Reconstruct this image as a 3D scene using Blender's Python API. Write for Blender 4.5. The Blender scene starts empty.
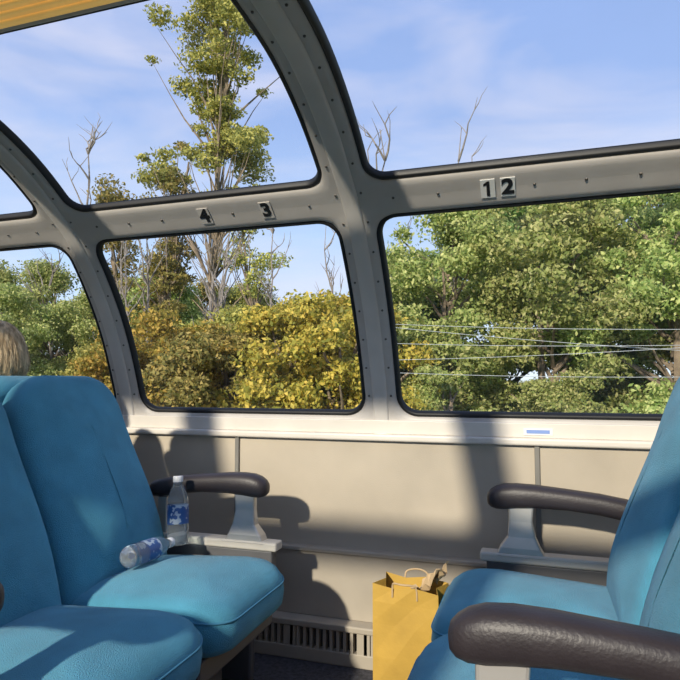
import bpy, math, random
import numpy as np
from mathutils import Vector, Matrix
random.seed(4)
scn=bpy.context.scene
try:
    scn.view_settings.view_transform='Standard'
    scn.view_settings.exposure=.25
except Exception: pass
EYE=1.06

# ------------------------------------------------------------ materials
def new_mat(name):
    m=bpy.data.materials.new(name); m.use_nodes=True
    return m,m.node_tree.nodes,m.node_tree.links,m.node_tree.nodes['Principled BSDF']
def mat(name,col,rough=.6,metal=0,var=.12,nscale=8,bump=0,bscale=120,sheen=0,spec=.5,emit=0):
    m,n,l,b=new_mat(name)
    tc=n.new('ShaderNodeTexCoord')
    no=n.new('ShaderNodeTexNoise'); no.inputs['Scale'].default_value=nscale; no.inputs['Detail'].default_value=5
    l.new(tc.outputs['Object'],no.inputs['Vector'])
    r=n.new('ShaderNodeValToRGB')
    r.color_ramp.elements[0].position=.3; r.color_ramp.elements[1].position=.7
    r.color_ramp.elements[0].color=[c*(1-var) for c in col]+[1]
    r.color_ramp.elements[1].color=[min(1,c*(1+var)) for c in col]+[1]
    l.new(no.outputs['Fac'],r.inputs['Fac']); l.new(r.outputs['Color'],b.inputs['Base Color'])
    b.inputs['Roughness'].default_value=rough; b.inputs['Metallic'].default_value=metal
    b.inputs['Specular IOR Level'].default_value=spec
    if sheen: b.inputs['Sheen Weight'].default_value=sheen
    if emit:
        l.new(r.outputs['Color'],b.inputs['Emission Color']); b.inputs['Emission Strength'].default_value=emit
    if bump:
        n2=n.new('ShaderNodeTexNoise'); n2.inputs['Scale'].default_value=bscale; n2.inputs['Detail'].default_value=3
        l.new(tc.outputs['Object'],n2.inputs['Vector'])
        bp=n.new('ShaderNodeBump'); bp.inputs['Strength'].default_value=bump; bp.inputs['Distance'].default_value=.004
        l.new(n2.outputs['Fac'],bp.inputs['Height']); l.new(bp.outputs['Normal'],b.inputs['Normal'])
    return m
M_frame=mat('painted_frame_grey',(.51,.48,.45),.45,var=.05,bump=.08,bscale=300)
M_cap=mat('frame_cap_grey',(.61,.575,.535),.4,var=.05)
M_sill=mat('sill_cream',(.70,.65,.58),.45,var=.05)
M_wall=mat('wall_beige',(.46,.40,.315),.55,var=.12,nscale=3,bump=.15,bscale=250)
M_wall2=mat('kick_panel_beige',(.39,.345,.28),.5,var=.10,nscale=4)
M_dark=mat('dark_rubber',(.012,.012,.013),.5)
M_strip=mat('dark_channel',(.2,.19,.17),.5)
M_fabric=mat('blue_upholstery',(.080,.30,.43),.95,var=.16,nscale=7,bump=.8,bscale=380,sheen=.15,spec=.08)
M_pipe=mat('blue_piping',(.05,.21,.33),.85)
M_arm=mat('armrest_vinyl',(.030,.024,.027),.45,var=.15,nscale=14,bump=.2,bscale=160)
M_metal=mat('brushed_metal',(.55,.53,.50),.38,metal=.5,var=.06)
M_rail=mat('seat_rail_grey',(.55,.52,.46),.45,var=.06)
M_under=mat('seat_base_dark',(.09,.09,.095),.5)
M_gold=mat('gold_added_glow',(.98,.60,.17),.5,var=.06,emit=.25)  # ceiling strip is no lamp; amber emission added to stand in for sunlight
M_ceil=mat('ceiling_cream',(.7,.66,.58),.6,var=.04)
M_carpet=mat('carpet',(.05,.05,.06),.95,var=.5,nscale=60,bump=.6,bscale=300)
M_screw=mat('screw_dark',(.12,.11,.10),.4,metal=.5)
M_black=mat('numeral_black',(.01,.01,.01),.5)
M_plate=mat('number_plate_white',(.8,.8,.77),.4,var=.03)
M_blue=mat('label_blue',(.2,.3,.6),.4)
M_bag=mat('paper_yellow',(.50,.31,.055),.75,var=.12,nscale=9,bump=.25,bscale=60)
M_kraft=mat('kraft_brown',(.50,.36,.20),.8,var=.15)
M_bark=mat('bark',(.24,.185,.13),.9,var=.4,nscale=5,bump=.5,bscale=20)
M_bare=mat('dead_bark',(.27,.235,.21),.9,var=.3,nscale=5)
M_skin=mat('skin',(.58,.34,.25),.55,var=.05)
M_haird=mat('hair_under',(.34,.26,.17),.6,var=.3,nscale=30)
M_shirt=mat('shirt_navy',(.06,.10,.2),.85,var=.1)
M_cappl=mat('bottle_cap_white',(.8,.8,.82),.35)
M_grass=mat('grass_ground',(.10,.14,.04),.95,var=.5,nscale=.6)
M_cable=mat('cable_aluminium',(.42,.45,.46),.5)
def hair_mat():
    m,n,l,b=new_mat('grey_blond_hair')
    tc=n.new('ShaderNodeTexCoord'); no=n.new('ShaderNodeTexNoise'); no.inputs['Scale'].default_value=60; no.inputs['Detail'].default_value=3
    mp_=n.new('ShaderNodeMapping'); mp_.inputs['Scale'].default_value=(1,1,.12); l.new(tc.outputs['Object'],mp_.inputs[0]); l.new(mp_.outputs[0],no.inputs['Vector'])
    r=n.new('ShaderNodeValToRGB'); r.color_ramp.elements[0].position=.35; r.color_ramp.elements[1].position=.65
    r.color_ramp.elements[0].color=(.34,.24,.13,1); r.color_ramp.elements[1].color=(.85,.68,.44,1)
    l.new(no.outputs['Fac'],r.inputs['Fac']); l.new(r.outputs['Color'],b.inputs['Base Color']); b.inputs['Roughness'].default_value=.45
    return m
M_hair=hair_mat()

def glass_mat():
    m,n,l,b=new_mat('window_glass'); n.remove(b)
    t=n.new('ShaderNodeBsdfTransparent'); t.inputs[0].default_value=(.95,.97,.97,1)
    g=n.new('ShaderNodeBsdfGlossy'); g.inputs['Roughness'].default_value=.02
    d=n.new('ShaderNodeBsdfDiffuse'); d.inputs[0].default_value=(.85,.85,.83,1)
    f=n.new('ShaderNodeFresnel'); f.inputs['IOR'].default_value=1.2
    tc=n.new('ShaderNodeTexCoord'); no=n.new('ShaderNodeTexNoise'); no.inputs['Scale'].default_value=2.5; no.inputs['Detail'].default_value=6
    l.new(tc.outputs['Object'],no.inputs['Vector']); mr=n.new('ShaderNodeMapRange'); mr.inputs[1].default_value=.35; mr.inputs[2].default_value=.75; mr.inputs[3].default_value=.015; mr.inputs[4].default_value=.07
    l.new(no.outputs['Fac'],mr.inputs[0])
    m0=n.new('ShaderNodeMixShader'); l.new(mr.outputs[0],m0.inputs[0]); l.new(t.outputs[0],m0.inputs[1]); l.new(d.outputs[0],m0.inputs[2])
    mx=n.new('ShaderNodeMixShader'); l.new(f.outputs[0],mx.inputs[0]); l.new(m0.outputs[0],mx.inputs[1]); l.new(g.outputs[0],mx.inputs[2])
    l.new(mx.outputs[0],n['Material Output'].inputs[0]); return m
M_glass=glass_mat()
def pet_mat():
    m,n,l,b=new_mat('clear_plastic')
    b.inputs['Base Color'].default_value=(.85,.93,.97,1); b.inputs['Roughness'].default_value=.06
    b.inputs['Transmission Weight'].default_value=.92; b.inputs['IOR'].default_value=1.3
    return m
M_pet=pet_mat()
def label_mat():
    m,n,l,b=new_mat('bottle_label')
    tc=n.new('ShaderNodeTexCoord'); no=n.new('ShaderNodeTexNoise'); no.inputs['Scale'].default_value=45; no.inputs['Detail'].default_value=2
    r=n.new('ShaderNodeValToRGB'); r.color_ramp.interpolation='CONSTANT'
    r.color_ramp.elements[0].color=(.04,.12,.36,1); r.color_ramp.elements[1].color=(.5,.6,.7,1); r.color_ramp.elements[1].position=.54
    l.new(tc.outputs['Object'],no.inputs['Vector']); l.new(no.outputs['Fac'],r.inputs['Fac']); l.new(r.outputs['Color'],b.inputs['Base Color'])
    b.inputs['Roughness'].default_value=.35; b.inputs['Transmission Weight'].default_value=.2; return m
M_label=label_mat()
def leaf_mat(name,c):
    m,n,l,b=new_mat(name)
    g=n.new('ShaderNodeNewGeometry'); r=n.new('ShaderNodeValToRGB')
    e=r.color_ramp.elements; e[0].color=(*c[0],1); e[1].color=(*c[2],1)
    k=e.new(.5); k.color=(*c[1],1)
    l.new(g.outputs['Random Per Island'],r.inputs['Fac'])
    oi=n.new('ShaderNodeObjectInfo'); hs=n.new('ShaderNodeHueSaturation')
    mr=n.new('ShaderNodeMapRange'); mr.inputs[3].default_value=.48; mr.inputs[4].default_value=.525
    l.new(oi.outputs['Random'],mr.inputs[0]); l.new(mr.outputs[0],hs.inputs['Hue'])
    mv=n.new('ShaderNodeMapRange'); mv.inputs[3].default_value=.8; mv.inputs[4].default_value=1.22
    l.new(oi.outputs['Random'],mv.inputs[0]); l.new(mv.outputs[0],hs.inputs['Value'])
    l.new(r.outputs['Color'],hs.inputs['Color'])
    l.new(hs.outputs['Color'],b.inputs['Base Color']); b.inputs['Roughness'].default_value=.6
    b.inputs['Specular IOR Level'].default_value=.25
    t=n.new('ShaderNodeBsdfTranslucent'); l.new(hs.outputs['Color'],t.inputs[0])
    mx=n.new('ShaderNodeMixShader'); mx.inputs[0].default_value=.4
    l.new(b.outputs[0],mx.inputs[1]); l.new(t.outputs[0],mx.inputs[2]); l.new(mx.outputs[0],n['Material Output'].inputs[0])
    return m
M_lg=leaf_mat('leaves_green',[(.20,.28,.07),(.42,.48,.15),(.74,.72,.30)])
M_ld=leaf_mat('leaves_mid_green',[(.14,.23,.055),(.29,.38,.12),(.48,.54,.20)])
M_ly=leaf_mat('leaves_autumn_yellow',[(.22,.23,.04),(.52,.44,.08),(.88,.64,.14)])
M_lo=leaf_mat('leaves_olive',[(.20,.22,.06),(.41,.38,.10),(.70,.58,.18)])

# ------------------------------------------------------------ helpers
def link(o,parent=None):
    scn.collection.objects.link(o)
    if parent is not None: o.parent=parent
    return o
def empty(name,loc=(0,0,0),rotz=0):
    o=bpy.data.objects.new(name,None); o.location=loc; o.rotation_euler=(0,0,rotz); o.empty_display_size=.1
    return link(o)
def mesh_obj(name,verts,faces,mats,parent=None,smooth=True,midx=None):
    me=bpy.data.meshes.new(name); me.from_pydata([tuple(v) for v in verts],[],faces)
    for m in (mats if isinstance(mats,(list,tuple)) else [mats]): me.materials.append(m)
    if smooth: me.polygons.foreach_set('use_smooth',[True]*len(me.polygons))
    if midx is not None: me.polygons.foreach_set('material_index',midx)
    me.update()
    return link(bpy.data.objects.new(name,me),parent)
def box(name,x0,x1,y0,y1,z0,z1,m,parent=None,bev=.004):
    v=[(x,y,z) for x in(x0,x1) for y in(y0,y1) for z in(z0,z1)]
    f=[(0,1,3,2),(4,6,7,5),(0,4,5,1),(2,3,7,6),(0,2,6,4),(1,5,7,3)]
    o=mesh_obj(name,v,f,m,parent,False)
    if bev:
        b=o.modifiers.new('b','BEVEL'); b.width=bev; b.segments=3
    return o
def rrect(a0,a1,b0,b1,rs,nc=8,ns=8):
    out=[]
    cs=[(a1-rs[0],b0+rs[0],rs[0],-90),(a1-rs[1],b1-rs[1],rs[1],0),(a0+rs[2],b1-rs[2],rs[2],90),(a0+rs[3],b0+rs[3],rs[3],180)]
    for k,(ca,cb,r,st) in enumerate(cs):
        for i in range(nc+1):
            an=math.radians(st+90*i/nc); out.append((ca+r*math.cos(an),cb+r*math.sin(an),math.cos(an),math.sin(an),k if i==nc//2 else -1))
        ca2,cb2,r2,st2=cs[(k+1)%4]
        an=math.radians(st+90); p0=(ca+r*math.cos(an),cb+r*math.sin(an)); p1=(ca2+r2*math.cos(an),cb2+r2*math.sin(an))
        for i in range(1,ns):
            t=i/ns; out.append((p0[0]+(p1[0]-p0[0])*t,p0[1]+(p1[1]-p0[1])*t,math.cos(an),math.sin(an),-1))
    return out
def ring_faces(nr,n,closed=True):
    f=[]
    for r in range(nr-1):
        for i in range(n):
            j=(i+1)%n
            f.append((r*n+i,r*n+j,(r+1)*n+j,(r+1)*n+i))
    return f

# ------------------------------------------------------------ dome profile
CP=[(2.30,.84),(2.30,.955),(2.165,1.30),(1.970,1.590),(1.785,1.742),(1.605,1.852),(1.41,1.922),(1.20,1.945),(1.10,1.947)]
def catmull(P,k=14):
    P=[P[0]]+P+[P[-1]]; out=[]
    for i in range(1,len(P)-2):
        p0,p1,p2,p3=[np.array(q) for q in P[i-1:i+3]]
        for j in range(k):
            t=j/k; out.append(.5*((2*p1)+(-p0+p2)*t+(2*p0-5*p1+4*p2-p3)*t*t+(-p0+3*p1-3*p2+p3)*t**3))
    out.append(np.array(P[-1])); return np.array(out)
PR=catmull(CP); SEG=np.r_[0,np.cumsum(np.linalg.norm(np.diff(PR,axis=0),axis=1))]; SMAX=SEG[-1]
CY=.8
def P(s):
    return np.array([np.interp(s,SEG,PR[:,0]),np.interp(s,SEG,PR[:,1])])
def PT(s):
    a=P(max(0,s-.02)); b=P(min(SMAX,s+.02)); d=b-a; return d/np.linalg.norm(d)
def mp(x,s,n=0,mir=False):
    p=P(s); t=PT(s); y=p[0]-t[1]*n; z=p[1]+t[0]*n
    if mir: y=2*CY-y
    return (x,y,z)
def s_at(y,z):
    return SEG[np.argmin((PR[:,0]-y)**2+(PR[:,1]-z)**2)]
s_bot=s_at(2.30,.955); s_a=s_at(1.970,1.590); s_b=s_at(1.785,1.742)
SL0=s_bot-.022; SL1=s_a+.040; SU0=s_b-.060; SM=(SL1+SU0)/2; SU1=s_at(1.14,1.946)
PITCH=1.177; RX=[-.578+PITCH*k for k in range(-3,4)]
def build_side(mir,tag):
    wallr=empty('wall_dome_'+tag)
    fv=[];ff=[]
    wn=0
    for k in range(len(RX)-1):
        x0,x1=RX[k],RX[k+1]
        for (s0,s1,h0,h1,r) in ((0,SM,SL0,SL1,.078),(SM,SMAX,SU0,SU1,.065)):
            wn+=1
            hx0,hx1=x0+(.073 if s0 else .068),x1-(.073 if s0 else .066)
            R=rrect(hx0,hx1,h0,h1,(r,)*4,8,14); n=len(R)
            cor=[(x1,s0),(x1,s1),(x0,s1),(x0,s0)]
            outer=[]
            for (a,b,na,nb,mid) in R:
                if mid>=0: outer.append(cor[mid]); continue
                t=1e9
                if na>1e-6: t=min(t,(x1-a)/na)
                if na<-1e-6: t=min(t,(x0-a)/na)
                if nb>1e-6: t=min(t,(s1-b)/nb)
                if nb<-1e-6: t=min(t,(s0-b)/nb)
                outer.append((a+na*t,b+nb*t))
            base=len(fv); loops=[(0,0),(.3,0),(.6,0),(.8,-.002),(.92,-.008),(1,-.02),(1,-.035)]
            for (f,nn) in loops:
                for (o,q) in zip(outer,R):
                    fv.append(mp(o[0]+(q[0]-o[0])*f,o[1]+(q[1]-o[1])*f,nn,mir))
            ff+= [tuple(base+i for i in fc) for fc in ring_faces(len(loops),n)]
            we=empty('window_%s%d'%('' if not mir else 'far_',wn))
            gl=[(-.009,-.014),(-.004,-.008),(.003,-.006),(.009,-.010),(.013,-.03)]
            gv=[mp(q[0]-q[2]*d,q[1]-q[3]*d,nn,mir) for (d,nn) in gl for q in R]
            mesh_obj('gasket',gv,ring_faces(len(gl),n),M_dark,we)
            cx,cs=(hx0+hx1)/2,(h0+h1)/2; L=[1,.8,.6,.4,.2,.02]
            vv=[mp(cx+(q[0]-cx)*f,cs+(q[1]-cs)*f,-.026,mir) for f in L for q in R]
            fc=ring_faces(len(L),n); fc.append(tuple((len(L)-1)*n+i for i in range(n)))
            mesh_obj('glass',vv,fc,M_glass,we)
    mesh_obj('frame',fv,ff,M_frame,wallr)
    ss=np.linspace(.02,SMAX,50)
    for x in RX:
        sec=[(-.030,-.002),(-.028,.006),(-.022,.009),(.022,.009),(.028,.006),(.030,-.002)]
        v=[mp(x+a,s,b,mir) for s in ss for a,b in sec]
        f=[(i*6+j,i*6+j+1,(i+1)*6+j+1,(i+1)*6+j) for i in range(len(ss)-1) for j in range(5)]
        mesh_obj('rib_cap',v,f,M_cap,wallr)
    sv=[];sf=[]
    def screw(x,s,nn=.003,r=.005):
        b=len(sv)
        for i in range(8): sv.append(mp(x+r*math.cos(i*math.pi/4),s+r*math.sin(i*math.pi/4),nn-.004,mir))
        for i in range(8): sv.append(mp(x+r*.8*math.cos(i*math.pi/4),s+r*.8*math.sin(i*math.pi/4),nn,mir))
        for i in range(8): sf.append((b+i,b+(i+1)%8,b+8+(i+1)%8,b+8+i))
        sf.append(tuple(b+8+i for i in range(8)))
    for x in RX:
        for s in np.arange(.06,SMAX-.02,.115):
            screw(x-.044,s,.003,.0045); screw(x+.044,s,.003,.0045)
    for k in range(len(RX)-1):
        for i in range(1,8):
            xx=RX[k]+PITCH*i/8
            if min(abs(xx-q) for q in (-1.16,-.906,-.133,-.07))>.06: screw(xx,SM)
            screw(xx,.035,.003,.004)
    mesh_obj('screws',sv,sf,M_screw,wallr)
    return wallr
build_side(False,'window_side')
build_side(True,'aisle_side')
XA,XB=RX[0],RX[-1]

def numeral(txt,x,plate=False):
    s=SM+.002; t=PT(s); N=Vector((0,-t[1],t[0])); T=Vector((0,t[0],t[1]))
    p=Vector(mp(x,s,.005)); root=empty('seat_number_sign')
    hw=.022; hh=.033
    v=[mp(x+a,s+b,nn) for nn in(.0005,.0035) for a,b in((-hw,-hh),(hw,-hh),(hw,hh),(-hw,hh))]
    mesh_obj('plate',v,[(4,5,6,7),(0,1,5,4),(1,2,6,5),(2,3,7,6),(3,0,4,7)],M_plate if plate else M_cap,root,False)
    if txt=='1':
        # block "1" with flag and foot
        q=[(-.004,-.026),(.006,-.026),(.006,.027),(-.001,.027),(-.013,.018),(-.013,.010),(-.004,.014)]
        vv=[mp(x+a,s+b,nn) for nn in(.003,.0048) for a,b in q]; nq=len(q)
        mesh_obj('digit',vv,[tuple(range(nq,2*nq))]+[(i,(i+1)%nq,nq+(i+1)%nq,nq+i) for i in range(nq)],M_black,root,False)
        return
    c=bpy.data.curves.new('digit','FONT'); c.body=txt; c.size=.074; c.align_x='CENTER'; c.align_y='CENTER'; c.extrude=.0005; c.offset=.003
    c.materials.append(M_black); o=link(bpy.data.objects.new('digit',c),root)
    Mx=Matrix((( 1,T.x,N.x,p.x),(0,T.y,N.y,p.y),(0,T.z,N.z,p.z),(0,0,0,1))); o.matrix_world=Mx
numeral('4',-1.13); numeral('3',-.885); numeral('1',-.128,True); numeral('2',-.068,True)

# ------------------------------------------------------------ lower walls, floor, ceiling
w=empty('wall_lower')
box('ledge',XA,XB,2.275,2.34,.835,.862,M_sill,w,.008)
box('sill_band',XA,XB,2.296,2.33,.862,.915,M_sill,w,.003)
box('panel',XA,XB,2.30,2.36,.40,.84,M_wall,w,0)
box('kick_ledge',XA,XB,2.265,2.34,.395,.415,M_wall2,w,.006)
box('kick_panel',XA,XB,2.275,2.34,.15,.40,M_wall2,w,.003)
for i in range(-3,4):
    box('channel_strip',i*1.2-.009,i*1.2+.009,2.288,2.31,.41,.836,M_strip,w,.003)
hb=empty('heater_grille')
box('top_rail',XA,XB,2.215,2.34,.125,.15,M_wall2,hb,.006)
box('bottom_rail',XA,XB,2.22,2.34,.0,.05,M_wall2,hb,.004)
box('dark_back',XA,XB,2.25,2.34,.05,.125,M_dark,hb,0)
fv=[];ff=[]
x=-2.6
while x<1.4:
    b=len(fv)
    wdt=.012 if (int((x+2.6)/.027)%12) else .05
    for xx in(x,x+wdt):
        for yy in(2.222,2.25):
            for zz in(.048,.127): fv.append((xx,yy,zz))
    ff+=[tuple(b+i for i in q) for q in [(0,1,3,2),(4,6,7,5),(0,4,5,1),(2,3,7,6),(0,2,6,4),(1,5,7,3)]]
    x+=.027
mesh_obj('fins',fv,ff,M_wall2,hb,False)
w2=empty('wall_aisle_side')
box('panel',XA,XB,-.76,-.70,0,.85,M_wall,w2,0)
box('ledge',XA,XB,-.74,-.675,.835,.862,M_sill,w2,.008)
def endwall(name,x):
    pts=[(2.3,0)]+[tuple(p) for p in PR]; pts+= [(2*CY-a,b) for a,b in reversed(pts)]
    v=[(x,a,b) for a,b in pts]
    mesh_obj(name,v,[tuple(range(len(v)))],M_wall,None,False)
endwall('wall_rear',XA+.001); endwall('wall_front',XB-.001)
box('floor',XA,XB,-.76,2.36,-.06,0,M_carpet,None,0)
ce=empty('ceiling')
box('panel',XA,XB,2*CY-1.12,1.12,1.955,2.0,M_ceil,ce,0)
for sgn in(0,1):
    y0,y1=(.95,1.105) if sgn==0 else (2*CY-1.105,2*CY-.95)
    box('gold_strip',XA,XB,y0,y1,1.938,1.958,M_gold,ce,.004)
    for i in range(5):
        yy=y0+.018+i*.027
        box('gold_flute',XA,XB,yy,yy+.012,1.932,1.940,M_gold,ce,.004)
sl_=box('safety_label',-.045,.055,2.292,2.2965,.872,.897,M_plate,None,0)
box('print',-.035,.045,2.291,2.2925,.878,.891,M_blue,sl_,0)

# ------------------------------------------------------------ seats
def slab(w,h,t,rs,er,bulge,back_bulge=.0):
    Mx=min(w,h)/2
    rings=[]
    qs=[.97,.7,.4]
    for q in qs: d=er+(Mx-er)*q; rings.append((d,-t/2-back_bulge*math.sin(math.pi/2*q)))
    for i in range(9):
        a=-math.pi/2+math.pi*i/8
        rings.append((er*(1-math.cos(a)),(t/2-er)*(1 if a>0 else -1 if a<0 else 0)+er*math.sin(a) if abs(a)>1e-6 else 0))
    for q in (.06,.12,.25,.4,.55,.7,.85,.97): d=er+(Mx-er)*q; rings.append((d,t/2+bulge*math.sin(math.pi/2*q)))
    verts=[];n=None
    for d,c in rings:
        R=rrect(-w/2+d,w/2-d,-h/2+d,h/2-d,[min(max(r-d,.0015+.25*d),Mx-d) for r in rs],8,8)
        n=len(R); verts+=[(q[0],q[1],c) for q in R]
    f=ring_faces(len(rings),n); f.append(tuple(range(n))[::-1]); f.append(tuple((len(rings)-1)*n+i for i in range(n)))
    k=er*.04
    pr=rrect(-w/2+k,w/2-k,-h/2+k,h/2-k,[max(r-k,.004) for r in rs],8,8)
    pipe=[(q[0],q[1],t/2-er*.72) for q in pr]
    return verts,f,pipe
def piping(name,pts,parent,r=.003):
    c=bpy.data.curves.new(name,'CURVE'); c.dimensions='3D'; sp=c.splines.new('POLY'); sp.points.add(len(pts)-1)
    for p,q in zip(sp.points,pts): p.co=(*q,1)
    sp.use_cyclic_u=True; c.bevel_depth=r; c.bevel_resolution=2; c.materials.append(M_pipe)
    return link(bpy.data.objects.new(name,c),parent)
def loft(name,secs,m,parent,ns=20,p=2.6):
    v=[]
    for (c,hw,hh) in secs:
        for i in range(ns):
            a=2*math.pi*i/ns; ca,sa=math.cos(a),math.sin(a)
            v.append((c[0],c[1]+hw*math.copysign(abs(ca)**(2/p),ca),c[2]+hh*math.copysign(abs(sa)**(2/p),sa)))
    f=ring_faces(len(secs),ns); f.append(tuple(range(ns))[::-1]); f.append(tuple((len(secs)-1)*ns+i for i in range(ns)))
    return mesh_obj(name,v,f,m,parent)
def armrest(root,yy,dx=0,dz=0):
    prof=[(.375,.008,.008,.676),(.372,.020,.020,.676),(.362,.030,.030,.677),(.345,.036,.038,.680),(.32,.039,.042,.684),(.28,.040,.041,.688),
          (.22,.039,.038,.689),(.12,.038,.034,.684),(.02,.038,.034,.674),(-.06,.037,.035,.660),(-.10,.034,.030,.654),(-.115,.02,.016,.652)]
    loft('arm_pad',[((x+dx,yy,z+dz),hw,hh) for x,hw,hh,z in prof],M_arm,root)
    v=[]
    lv=[(.655+dz,.225,.305,.016),(.60,.23,.305,.016),(.55,.22,.31,.020),(.515,.205,.335,.026),(.49,.19,.345,.026)]
    for z,xa,xb,hw in lv: v+=[(xa,yy-hw,z),(xb,yy-hw,z),(xb,yy+hw,z),(xa,yy+hw,z)]
    f=ring_faces(len(lv),4)+[(0,1,2,3),(16,19,18,17)]
    o=mesh_obj('arm_post',v,f,M_metal,root,False); b=o.modifiers.new('b','BEVEL'); b.width=.006; b.segments=2
    box('side_rail',-.12,.40,yy-.03,yy+.03,.465,.497,M_rail,root,.008)
    box('side_rail_lower',-.12,.38,yy-.02,yy+.02,.33,.467,M_under,root,.008)
    box('rear_post',-.10,-.06,yy-.014,yy+.014,.49,.63,M_metal,root,.005)
    box('leg_side',.02,.30,yy-.02,yy+.02,.0,.335,M_under,root,.01)
def seat(x,y,facing,arm=None,deg=20.5,armdx=0,armdz=0):
    root=empty('train_seat',(x,y,0),0 if facing>0 else math.pi)
    v,f,p=slab(.505,.58,.165,(.08,.11,.11,.08),.066,.028)
    def cc(q):
        X=q[1]+.20; fr=max(0,(q[1]-.12)/.17)
        return (X,-q[0],q[2]*(1-.12*fr)+.385+.02*(q[1]/.29)-.022*fr*fr)
    mesh_obj('seat_cushion',[cc(q) for q in v],f,M_fabric,root)
    piping('cushion_piping',[cc(q) for q in p],root)
    H=.765; v,f,p=slab(.505,H,.125,(.06,.15,.15,.06),.058,.030,.01)
    th=math.radians(deg)
    def cb(q):
        a,b,c=q; t=(b+H/2)/H
        a*=1-.05*t*t
        c+= .014*math.cos((t-.28)*2*math.pi) - .02*t*t
        bx=.035-math.sin(th)*(b+H/2); bz=.385+math.cos(th)*(b+H/2)
        return (bx+math.cos(th)*(c-.0625),-a,bz+math.sin(th)*(c-.0625))
    mesh_obj('backrest',[cb(q) for q in v],f,M_fabric,root)
    v2,f2,_=slab(.47,.62,.05,(.04,.10,.10,.04),.02,.0)
    def cs(q):
        a,b,c=q; bx=.0-math.sin(th)*(b+.37); bz=.385+math.cos(th)*(b+.37)
        return (bx+math.cos(th)*(c-.125),-a,bz+math.sin(th)*(c-.125))
    mesh_obj('back_shell',[cs(q) for q in v2],f2,M_under,root)
    box('seat_frame',-.08,.42,-.235,.235,.25,.32,M_under,root,.01)
    box('pedestal',.02,.30,-.12,.12,.03,.26,M_under,root,.02)
    box('pedestal_foot',-.04,.36,-.20,.20,.0,.035,M_under,root,.01)
    if arm is not None: armrest(root,arm,armdx,armdz)
    return root
seat(-1.28,1.68,1,.33,19,armdx=-.02,armdz=.005)
seat(-1.28,1.17,1,-.33,19)
seat(.21,1.80,-1,-.33,15,armdx=.0,armdz=-.005)
seat(.21,1.285,-1,.33,15,armdx=-.03)
seat(-2.00,1.68,-1,-.33,19)
seat(-2.00,1.165,-1,.33,19)

# ------------------------------------------------------------ bottles
def bottle(M):
    root=empty('water_bottle'); root.matrix_world=M
    prof=[(0,.004),(.018,.0),(.029,.004),(.0325,.012),(.031,.022),(.0325,.030),(.031,.040),(.0325,.048),(.0325,.056),(.031,.064),(.0325,.07)]
    lab=[(.0328,.065),(.0328,.122)]
    top=[(.0325,.122),(.031,.127),(.0322,.132),(.029,.150),(.020,.172),(.0135,.184),(.0125,.196)]
    cap=[(.0145,.190),(.0155,.192),(.0155,.206),(.0145,.209),(0.0005,.209)]
    def lathe(name,pf,m):
        ns=28; v=[(r*math.cos(2*math.pi*i/ns),r*math.sin(2*math.pi*i/ns),z) for r,z in pf for i in range(ns)]
        mesh_obj(name,v,ring_faces(len(pf),ns),m,root)
    lathe('body_lower',[(.0005,.004)]+prof[1:],M_pet); lathe('label',lab,M_label); lathe('shoulder',top,M_pet); lathe('cap',cap,M_cappl)
    return root
bottle(Matrix.Translation((-1.215,1.885,.487))@Matrix.Rotation(math.radians(-5),4,'Y')@Matrix.Rotation(math.radians(-6),4,'X')@Matrix.Scale(1.15,4))
bottle(Matrix.Translation((-1.206,1.59,.524))@Matrix.Rotation(math.radians(-4),4,'Z')@Matrix.Rotation(math.radians(-91),4,'X')@Matrix.Scale(1.05,4))

# ------------------------------------------------------------ paper bag
def bag():
    root=empty('paper_bag',(-.395,1.95,0),math.radians(-6))
    W,D,H=.110,.055,.42; lv=[0,.1,.2,.3,.37,H]; v=[]
    def ringpts(z):
        t=z/H; g=.022*t
        w=W*(1-.03*t); d=D*(1+.15*t)
        wob=.004*math.sin(z*40)
        return [(-w,-d),(-w*.33,-d-wob),(w*.33,-d+wob),(w,-d),(w-g,0),(w,d),(w*.33,d),(-w*.33,d),(-w,d),(-w+g,0)]
    for z in lv: v+=[(a,b,z+(.006*math.sin(a*50) if z==H else 0)) for a,b in ringpts(z)]
    f=ring_faces(len(lv),10); f.append(tuple(range(10)))
    o=mesh_obj('bag_body',v,f,M_bag,root,False); s=o.modifiers.new('s','SOLIDIFY'); s.thickness=.0015
    for yy in(-D*1.17,D*1.17):
        c=bpy.data.curves.new('bag_handle','CURVE'); c.dimensions='3D'; sp=c.splines.new('NURBS'); sg=1 if yy>0 else -1
        pts=[(-.04,yy,.39),(-.04,yy,.425),(-.034,yy+sg*.008,.437),(.0,yy+sg*.028,.44),(.034,yy+sg*.008,.437),(.04,yy,.425),(.04,yy,.39)]
        sp.points.add(len(pts)-1)
        for p,q in zip(sp.points,pts): p.co=(*q,1)
        sp.use_endpoint_u=True; sp.order_u=3; c.bevel_depth=.003; c.materials.append(M_kraft); link(bpy.data.objects.new('bag_handle',c),root)
    rng=np.random.default_rng(3); v=[];f=[]
    nx,ny=9,7
    for j in range(ny):
        for i in range(nx):
            v.append((.01+ .10*i/(nx-1)+rng.normal(0,.004),-.03+.07*j/(ny-1),.385+.02*math.sin(i*1.1+j*.9)+.09*i/(nx-1)+rng.normal(0,.007)))
    for j in range(ny-1):
        for i in range(nx-1): f.append((j*nx+i,j*nx+i+1,(j+1)*nx+i+1,(j+1)*nx+i))
    mesh_obj('wrapping_paper',v,f,M_kraft,root,False)
bag()

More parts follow.
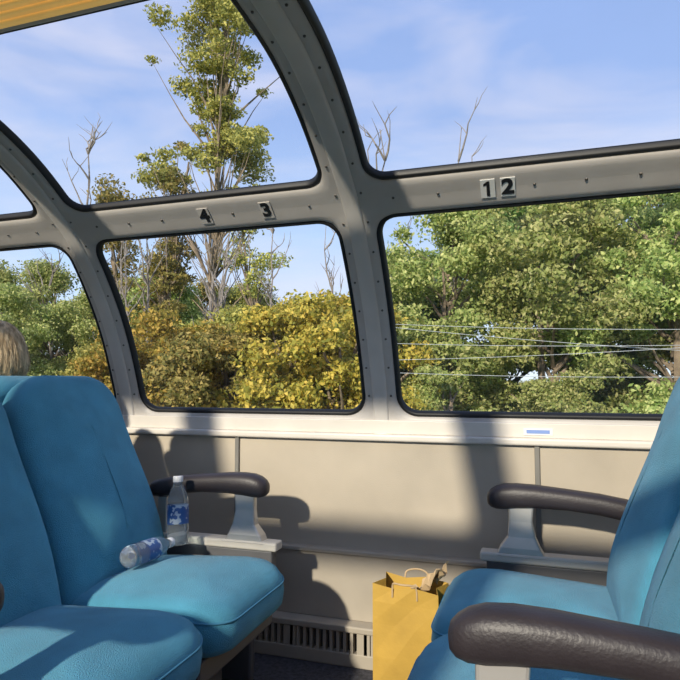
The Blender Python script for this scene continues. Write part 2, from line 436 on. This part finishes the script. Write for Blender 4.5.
# ------------------------------------------------------------ passenger (seen from behind, over the seat backs)
def person():
    root=empty('seated_passenger')
    X0=-2.20;Y0=1.70
    V=[((X0,Y0,.63),.125),((X0+.05,Y0,.78),.12),((X0+.10,Y0,.93),.125),((X0+.14,Y0+.01,1.02),.06),((X0+.19,Y0+.02,1.09),.045),
       ((X0+.11,Y0-.17,.96),.055),((X0-.04,Y0-.21,.78),.042),((X0-.24,Y0-.13,.70),.030),
       ((X0+.11,Y0+.17,.96),.055),((X0-.04,Y0+.21,.78),.042),((X0-.24,Y0+.13,.70),.030),
       ((X0-.07,Y0-.10,.595),.085),((X0-.44,Y0-.10,.56),.062),((X0-.48,Y0-.10,.10),.04),((X0-.60,Y0-.10,.05),.035),
       ((X0-.07,Y0+.10,.595),.085),((X0-.44,Y0+.10,.56),.062),((X0-.48,Y0+.10,.10),.04),((X0-.60,Y0+.10,.05),.035)]
    E=[(0,1),(1,2),(2,3),(3,4),(2,5),(5,6),(6,7),(2,8),(8,9),(9,10),(0,11),(11,12),(12,13),(13,14),(0,15),(15,16),(16,17),(17,18)]
    me=bpy.data.meshes.new('body'); me.from_pydata([v for v,_ in V],E,[]); me.materials.append(M_shirt)
    o=link(bpy.data.objects.new('body',me),root); o.modifiers.new('skin','SKIN')
    for i,(_,r) in enumerate(V): me.skin_vertices[0].data[i].radius=(r,r)
    me.skin_vertices[0].data[0].use_root=True
    s=o.modifiers.new('ss','SUBSURF'); s.levels=2; s.render_levels=2
    hc=Vector((-1.965,1.775,1.165)); v=[];f=[]; nu,nv=32,22
    for j in range(nv+1):
        ph=math.pi*j/nv
        for i in range(nu):
            a=2*math.pi*i/nu; d=Vector((math.sin(ph)*math.cos(a),math.sin(ph)*math.sin(a),math.cos(ph)))
            fx=-d.x
            r=Vector((.094,.075,.115)); p=Vector((d.x*r.x,d.y*r.y,d.z*r.z))
            if d.z<-.2: p.y*=1-.25*(-d.z-.2); p.x+= -.01*(-d.z)
            g=math.exp(-((d.y/.16)**2+((d.z+.12)/.2)**2))
            if fx>.5: p.x-=.024*g
            for sy in(-1,1):
                if fx>.4: p.x+=.010*math.exp(-(((d.y-sy*.38)/.16)**2+((d.z-.08)/.12)**2))
            if fx>.5: p.x-=.006*math.exp(-((d.y/.3)**2+((d.z+.48)/.08)**2))
            v.append(hc+p)
    for j in range(nv):
        for i in range(nu): f.append((j*nu+i,j*nu+(i+1)%nu,(j+1)*nu+(i+1)%nu,(j+1)*nu+i))
    mesh_obj('head',v,f,M_skin,root)
    rng=np.random.default_rng(8); v=[];f=[]
    for j in range(nv+1):
        ph=math.pi*.72*j/nv
        for i in range(nu):
            a=2*math.pi*i/nu; d=Vector((math.sin(ph)*math.cos(a),math.sin(ph)*math.sin(a),math.cos(ph)))
            face=(d.x<-.35 and d.z<.45)
            v.append(hc+(Vector((d.x*.09,d.y*.07,d.z*.11)) if face else Vector((d.x*.104+.006,d.y*.087,d.z*.120+.002))))
    for j in range(nv):
        for i in range(nu): f.append((j*nu+i,j*nu+(i+1)%nu,(j+1)*nu+(i+1)%nu,(j+1)*nu+i))
    mesh_obj('hair_cap',v,f,M_haird,root)
    c=bpy.data.curves.new('hair_strands','CURVE'); c.dimensions='3D'; c.bevel_depth=.0011; c.bevel_resolution=0; c.materials.append(M_hair)
    for k in range(3400):
        a=rng.uniform(-2.1,2.1); st=rng.uniform(.02,1.2); en=min(st+rng.uniform(.7,1.7),2.6+rng.normal(0,.1))
        sp=c.splines.new('POLY'); n=10; sp.points.add(n-1); lift=rng.uniform(.985,1.08); wv=rng.normal(0,.15); fl=rng.normal(0,.04)
        for q in range(n):
            t=q/(n-1); ph=st+(en-st)*t; aa=a+wv*math.sin(q*.7+k); e=1+.30*max(0,ph-1.45)+fl*t*t
            sp.points[q].co=(hc.x+.006+.105*lift*e*math.sin(ph)*math.cos(aa),hc.y+.088*lift*e*math.sin(ph)*math.sin(aa),hc.z+.004+.122*lift*math.cos(ph),1)
            sp.points[q].radius=1-.6*t
    link(bpy.data.objects.new('hair_strands',c),root)
    for sy in(-1,1):
        loft('ear',[((hc.x+dx,hc.y+sy*.078,hc.z-.01),.009,hh) for dx,hh in((-.018,.008),(-.01,.026),(.005,.030),(.016,.014))],M_skin,root,12,2)
        for fi,(dy,ln) in enumerate(((-.03,.06),(-.01,.07),(.01,.066),(.03,.052))):
            y=Y0+sy*.12+dy
            loft('finger_%d'%fi,[((X0-.29-t*ln,y,.685-.02*t*t),.009-.002*t,.008-.002*t) for t in(0,.33,.66,1,1.05)],M_skin,root,10,2)
        loft('palm',[((X0-.22-t*.08,Y0+sy*.12,.690),.028+.012*t,.015) for t in(0,.3,.7,1)],M_skin,root,14,2.5)
        loft('thumb',[((X0-.24-t*.05,Y0+sy*(.12-.03-.02*t),.685),.010-.002*t,.009) for t in(0,.5,1)],M_skin,root,10,2)
person()

# ------------------------------------------------------------ vegetation
def tube(path,rad,ns=6):
    v=[];f=[]
    path=[Vector(p) for p in path]
    for i,p in enumerate(path):
        d=(path[min(i+1,len(path)-1)]-path[max(i-1,0)]).normalized()
        ref=Vector((1,0,0)) if abs(d.x)<.9 else Vector((0,1,0))
        u=ref-d*d.dot(ref); u.normalize(); w_=d.cross(u)
        for k in range(ns):
            a=2*math.pi*k/ns; v.append(tuple(p+(u*math.cos(a)+w_*math.sin(a))*rad[i]))
    for i in range(len(path)-1):
        for k in range(ns): f.append((i*ns+k,i*ns+(k+1)%ns,(i+1)*ns+(k+1)%ns,(i+1)*ns+k))
    return v,f
def wiggle(rng,p0,p1,n,amp):
    p0=np.array(p0,float);p1=np.array(p1,float); out=[]
    off=np.zeros(3)
    for i in range(n+1):
        t=i/n; out.append(tuple(p0+(p1-p0)*t+off)); off=off+rng.normal(0,amp,3)*(1 if i else .5)
    return out
def plant_mesh(name,rng,tubes,blobs,nleaf,size,mleaf,mbark=None,shell=.6):
    V=[];F=[];MI=[]
    for path,rad in tubes:
        v,f=tube(path,rad); b=len(V); V+=v; F+=[tuple(b+i for i in q) for q in f]; MI+=[0]*len(f)
    nb=len(V)
    if nleaf:
        B=np.array(blobs); wt=B[:,3]**2; wt/=wt.sum(); idx=rng.choice(len(B),nleaf,p=wt)
        d=rng.normal(size=(nleaf,3)); d/=np.linalg.norm(d,axis=1)[:,None]
        lump=1+.22*np.sin(d[:,0:1]*5+B[idx,0:1]*7)+.18*np.sin(d[:,2:3]*6+B[idx,1:2]*5)
        r=rng.uniform(.15,1.1,nleaf)[:,None]**shell*lump
        c=B[idx,:3]+d*r*np.c_[B[idx,3],B[idx,3],B[idx,4]]
        a=rng.normal(size=(nleaf,3))*.75+d*.8; a/=np.linalg.norm(a,axis=1)[:,None]
        q=rng.normal(size=(nleaf,3)); bb=np.cross(a,q); bb/=np.linalg.norm(bb,axis=1)[:,None]; aa=np.cross(a,bb)
        s=(size*rng.uniform(.6,1.35,nleaf))[:,None]
        quad=np.stack([c-aa*s,c+bb*s*.55,c+aa*s,c-bb*s*.55],1).reshape(-1,3)
        V+= [tuple(x) for x in quad]; F+=[(nb+4*i,nb+4*i+1,nb+4*i+2,nb+4*i+3) for i in range(nleaf)]; MI+=[1]*nleaf
    me=bpy.data.meshes.new(name); me.from_pydata(V,[],F); me.materials.append(mbark or M_bark); me.materials.append(mleaf or M_lg)
    me.polygons.foreach_set('material_index',MI); me.update(); return me
def round_tree(seed,ml,H=10,W=3.1,n=60000,low=.06,size=.075,nb=85,br=(.4,.95)):
    rng=np.random.default_rng(seed); tubes=[(wiggle(rng,(0,0,0),(0,0,H*.85),8,.08),list(np.linspace(.2,.03,9)))]; blobs=[]
    for i in range(nb):
        z=rng.uniform(low,1.0)**.9; rr=W*math.sqrt(max(.03,1-((z-.42)/.62)**2))*rng.uniform(.35,1.05); a=rng.uniform(0,2*math.pi)
        p=(rr*math.cos(a),rr*math.sin(a),H*z); r=rng.uniform(*br)*W/3.1; blobs.append((*p,r,r*.7))
        if i%2==0: tubes.append((wiggle(rng,(0,0,max(.6,p[2]-1.6)),p,4,.08),[.07,.055,.04,.03,.012]))
    return plant_mesh('tree_mesh',rng,tubes,blobs,n,size,ml)
def tall_tree(seed,ml,H=19,n=30000,crown0=.50,W=3.0,lean=0,nb=90):
    rng=np.random.default_rng(seed); trunk=wiggle(rng,(0,0,0),(lean,0,H*.92),12,.12); tubes=[(trunk,list(np.linspace(.22,.04,13)))]; blobs=[]
    for i in range(nb):
        t=rng.uniform(crown0,1.0); k=min(11,int(t*12)); base=trunk[k]; a=rng.uniform(0,2*math.pi)
        prof=.62+.38*math.sin(23*t+1)
        rr=W*prof*rng.uniform(.1,1.0); p=(base[0]+rr*math.cos(a),base[1]+rr*math.sin(a),H*t+.25*rr+rng.uniform(-.3,.3))
        low=trunk[max(3,k-1)]
        tubes.append((wiggle(rng,low,p,4,.09),[.06,.045,.03,.018,.008])); r=rng.uniform(.25,.8); blobs.append((*p,r,r*.5))
    for i in range(7):
        k=rng.integers(4,8); a=rng.uniform(0,6.28); p=(trunk[k][0]+1.6*math.cos(a),trunk[k][1]+1.6*math.sin(a),trunk[k][2]+1.5)
        tubes.append((wiggle(rng,trunk[k],p,4,.08),[.05,.04,.03,.02,.008]))
    return plant_mesh('tall_tree_mesh',rng,tubes,blobs,n,.075,ml,shell=.45)
def bare_tree(seed,H=13,n=16,lean=.6):
    rng=np.random.default_rng(seed); trunk=wiggle(rng,(0,0,0),(lean,0,H),12,.12); tubes=[(trunk,list(np.linspace(.13,.012,13)))]
    for i in range(n):
        k=rng.integers(5,12); a=rng.uniform(0,6.28); L=rng.uniform(.7,2.0); p=(trunk[k][0]+L*.6*math.cos(a),trunk[k][1]+L*.6*math.sin(a),trunk[k][2]+L)
        b=wiggle(rng,trunk[k],p,5,.08); tubes.append((b,[.04,.033,.026,.02,.014,.006]))
        for j in range(2):
            q=b[rng.integers(2,5)]; a=rng.uniform(0,6.28); tubes.append((wiggle(rng,q,(q[0]+.5*math.cos(a),q[1]+.5*math.sin(a),q[2]+.6),3,.05),[.018,.013,.01,.004]))
    return plant_mesh('bare_tree_mesh',rng,tubes,[],0,0,None,M_bare)
GZ=-2.5
def put(me,name,x,y,sc=1,rot=None,sz=1,dz=0):
    o=bpy.data.objects.new(name,me); o.location=(x,y,GZ+dz); o.scale=(sc,sc,sc*sz); o.rotation_euler=(0,0,random.uniform(0,6.28) if rot is None else rot); return link(o)
RT=[round_tree(1,M_lg),round_tree(2,M_lg),round_tree(3,M_ld),round_tree(4,M_lo)]
SH=[round_tree(11,M_ly,H=4.6,W=2.0,n=42000,low=.05,size=.055,nb=60,br=(.35,.9)),round_tree(12,M_lo,H=4.6,W=2.0,n=42000,low=.05,size=.055,nb=60,br=(.35,.9)),
    round_tree(13,M_lg,H=4.6,W=2.0,n=42000,low=.05,size=.055,nb=60,br=(.35,.9))]
TT=[tall_tree(21,M_lo),tall_tree(22,M_lo,H=14,crown0=.38,n=9000,W=1.9,lean=1.0,nb=36),tall_tree(23,M_lo,H=12,crown0=.4,n=5000,W=1.7,lean=-.9,nb=26)]
BT=[bare_tree(31),bare_tree(32,H=11,lean=-1.0),bare_tree(33,H=12,lean=.2)]
rng=np.random.default_rng(77)
# right-hand wood, seen through the right window
for (x,y,s) in [(-2.6,19.4,.90),(.5,18.6,.94),(3.7,19,.93),(6.8,19.6,.95),(9.8,20.5,.95),(13,21.5,1.0),(-1.2,23.5,1.04),(2.0,24,1.08),(5.4,25,1.10),(8.6,26,1.12),(12,27,1.12),(16,26,1.1)]:
    put(RT[rng.integers(0,2) if y<23 else rng.integers(0,3)],'tree',x,y,s)
put(RT[2],'tree',-4.7,22.5,.84)
for (x,y,s) in [(-2.3,15.6,.85),(.9,15.8,.82),(4.2,16.0,.9),(7.0,16.5,.9)]:
    put(SH[2],'shrub',x,y,s)
# autumn shrubs seen through the middle window
for (i,x,y,s) in [(0,-11.0,15,1.06),(0,-9.3,14.4,1.14),(1,-7.7,14.2,1.10),(0,-6.1,14.4,1.2),(0,-4.6,14.8,1.22),(2,-3.9,17.5,1.2),(1,-12.8,16,1.02),(1,-8.6,17,1.25),(0,-6.6,17,1.3),(1,-10.6,18,1.2),(1,-5.2,18,1.3)]:
    put(SH[i],'shrub',x,y,s)
# green far-left trees
for (x,y,s) in [(-17,15.5,.66),(-19.5,14.5,.68),(-21.5,17,.75),(-15.5,18.5,.68),(-24,16,.78),(-19,20,.82),(-27,19,.9),(-14.5,21,.74),(-23,22,.9),(-30,23,1.0)]:
    put(RT[rng.integers(0,2)],'tree',x,y,s)
# distant olive row behind shrubs
for i in range(7): put(RT[3],'tree',-19+i*2.1+rng.uniform(-.5,.5),27+rng.uniform(-1,1.5),.92-.05*i)
# tall trees and dead trees
put(TT[0],'tall_tree',-11.6,20,1.0,0)
put(TT[1],'tall_tree',-14.2,20.5,.95,.3)
put(TT[2],'tall_tree',-9.3,20,.86,0)
put(TT[2],'tall_tree',-15.6,21,.98,1.2)
put(TT[1],'tall_tree',-12.8,19.4,.84,2.5)
for (i,x,y,s,r) in [(0,-16.9,19,1.08,0),(1,-4.6,20,1.15,0),(2,-3.4,21.4,1.08,1),(1,-12.4,17,.85,2),(2,-10.2,17.5,.8,.5),(0,-8.2,18.2,.72,3),(1,-18.0,19,.8,1),(2,-6.9,18.5,.75,2),(0,-13.6,17.6,.72,1.6),(2,-11.2,18.6,.9,2.7),(1,-9.0,16.4,.72,1.1),(2,-11.9,16.2,.7,4)]:
    put(BT[i],'bare_tree',x,y,s,r)
me=bpy.data.meshes.new('g'); me.from_pydata([(-150,-60,GZ),(150,-60,GZ),(150,160,GZ),(-150,160,GZ)],[],[(0,1,2,3)]); me.materials.append(M_grass); link(bpy.data.objects.new('ground',me))
# lineside cables running away from a terminal pole
c=bpy.data.curves.new('power_lines','CURVE'); c.dimensions='3D'; c.bevel_depth=.0045; c.materials.append(M_cable)
for z0,z1,yy in((1.45,2.9,10.0),(1.75,2.3,10.05),(2.05,1.3,10.1),(1.25,1.9,10.3),(2.1,2.3,10.2)):
    sp=c.splines.new('POLY'); sp.points.add(40)
    for i in range(41):
        t=i/40; x=-2.55+16*t; sp.points[i].co=(x,yy,z0+(z1-z0)*t-.35*(4*t*(1-t)),1)
pl=link(bpy.data.objects.new('power_lines',c))
pv,pf=tube([(-2.55,10.15,GZ),(-2.55,10.15,0),(-2.55,10.15,2.2)],[.05,.045,.035],10)
mesh_obj('pole',pv,pf,M_bare,pl)

# ------------------------------------------------------------ world, sun
W=bpy.data.worlds.new('World'); scn.world=W; W.use_nodes=True; n=W.node_tree.nodes; l=W.node_tree.links
bg=n['Background']; tc=n.new('ShaderNodeTexCoord'); sp=n.new('ShaderNodeSeparateXYZ'); l.new(tc.outputs['Generated'],sp.inputs[0])
r=n.new('ShaderNodeValToRGB'); l.new(sp.outputs['Z'],r.inputs['Fac']); e=r.color_ramp.elements
e[0].position=0; e[0].color=(.26,.26,.18,1); e[1].position=1; e[1].color=(.20,.29,.55,1)
for p,c_ in((.005,(.74,.83,.92)),(.18,(.44,.60,.86)),(.40,(.29,.41,.71)),(.65,(.24,.35,.66))):
    k=e.new(p); k.color=(*c_,1)
mpn=n.new('ShaderNodeMapping'); mpn.inputs['Scale'].default_value=(1.2,1.2,4.5); mpn.inputs['Rotation'].default_value=(0,.35,0); l.new(tc.outputs['Generated'],mpn.inputs[0])
no=n.new('ShaderNodeTexNoise'); no.inputs['Scale'].default_value=1.9; no.inputs['Detail'].default_value=7; no.inputs['Distortion'].default_value=.5; l.new(mpn.outputs[0],no.inputs['Vector'])
cr=n.new('ShaderNodeValToRGB'); cr.color_ramp.elements[0].position=.46; cr.color_ramp.elements[0].color=(0,0,0,1); cr.color_ramp.elements[1].position=.75; cr.color_ramp.elements[1].color=(.7,.7,.7,1)
l.new(no.outputs['Fac'],cr.inputs['Fac'])
mx=n.new('ShaderNodeMixRGB'); l.new(cr.outputs['Color'],mx.inputs[0]); l.new(r.outputs['Color'],mx.inputs[1]); mx.inputs[2].default_value=(.68,.66,.76,1)
l.new(mx.outputs[0],bg.inputs[0]); bg.inputs[1].default_value=1.15
sl=bpy.data.lights.new('sun','SUN'); sl.energy=4.3; sl.angle=.035; sl.color=(1,.90,.74)
so=link(bpy.data.objects.new('sun',sl)); so.rotation_euler=Vector((.17,1,-.48)).to_track_quat('-Z','Y').to_euler()

cam=bpy.data.cameras.new('camera'); cam.lens=36*600/680; cam.sensor_width=36; cam.clip_start=.02
co=link(bpy.data.objects.new('camera',cam)); co.location=(0,0,EYE); co.rotation_euler=(math.radians(94.1),0,math.radians(18)); scn.camera=co
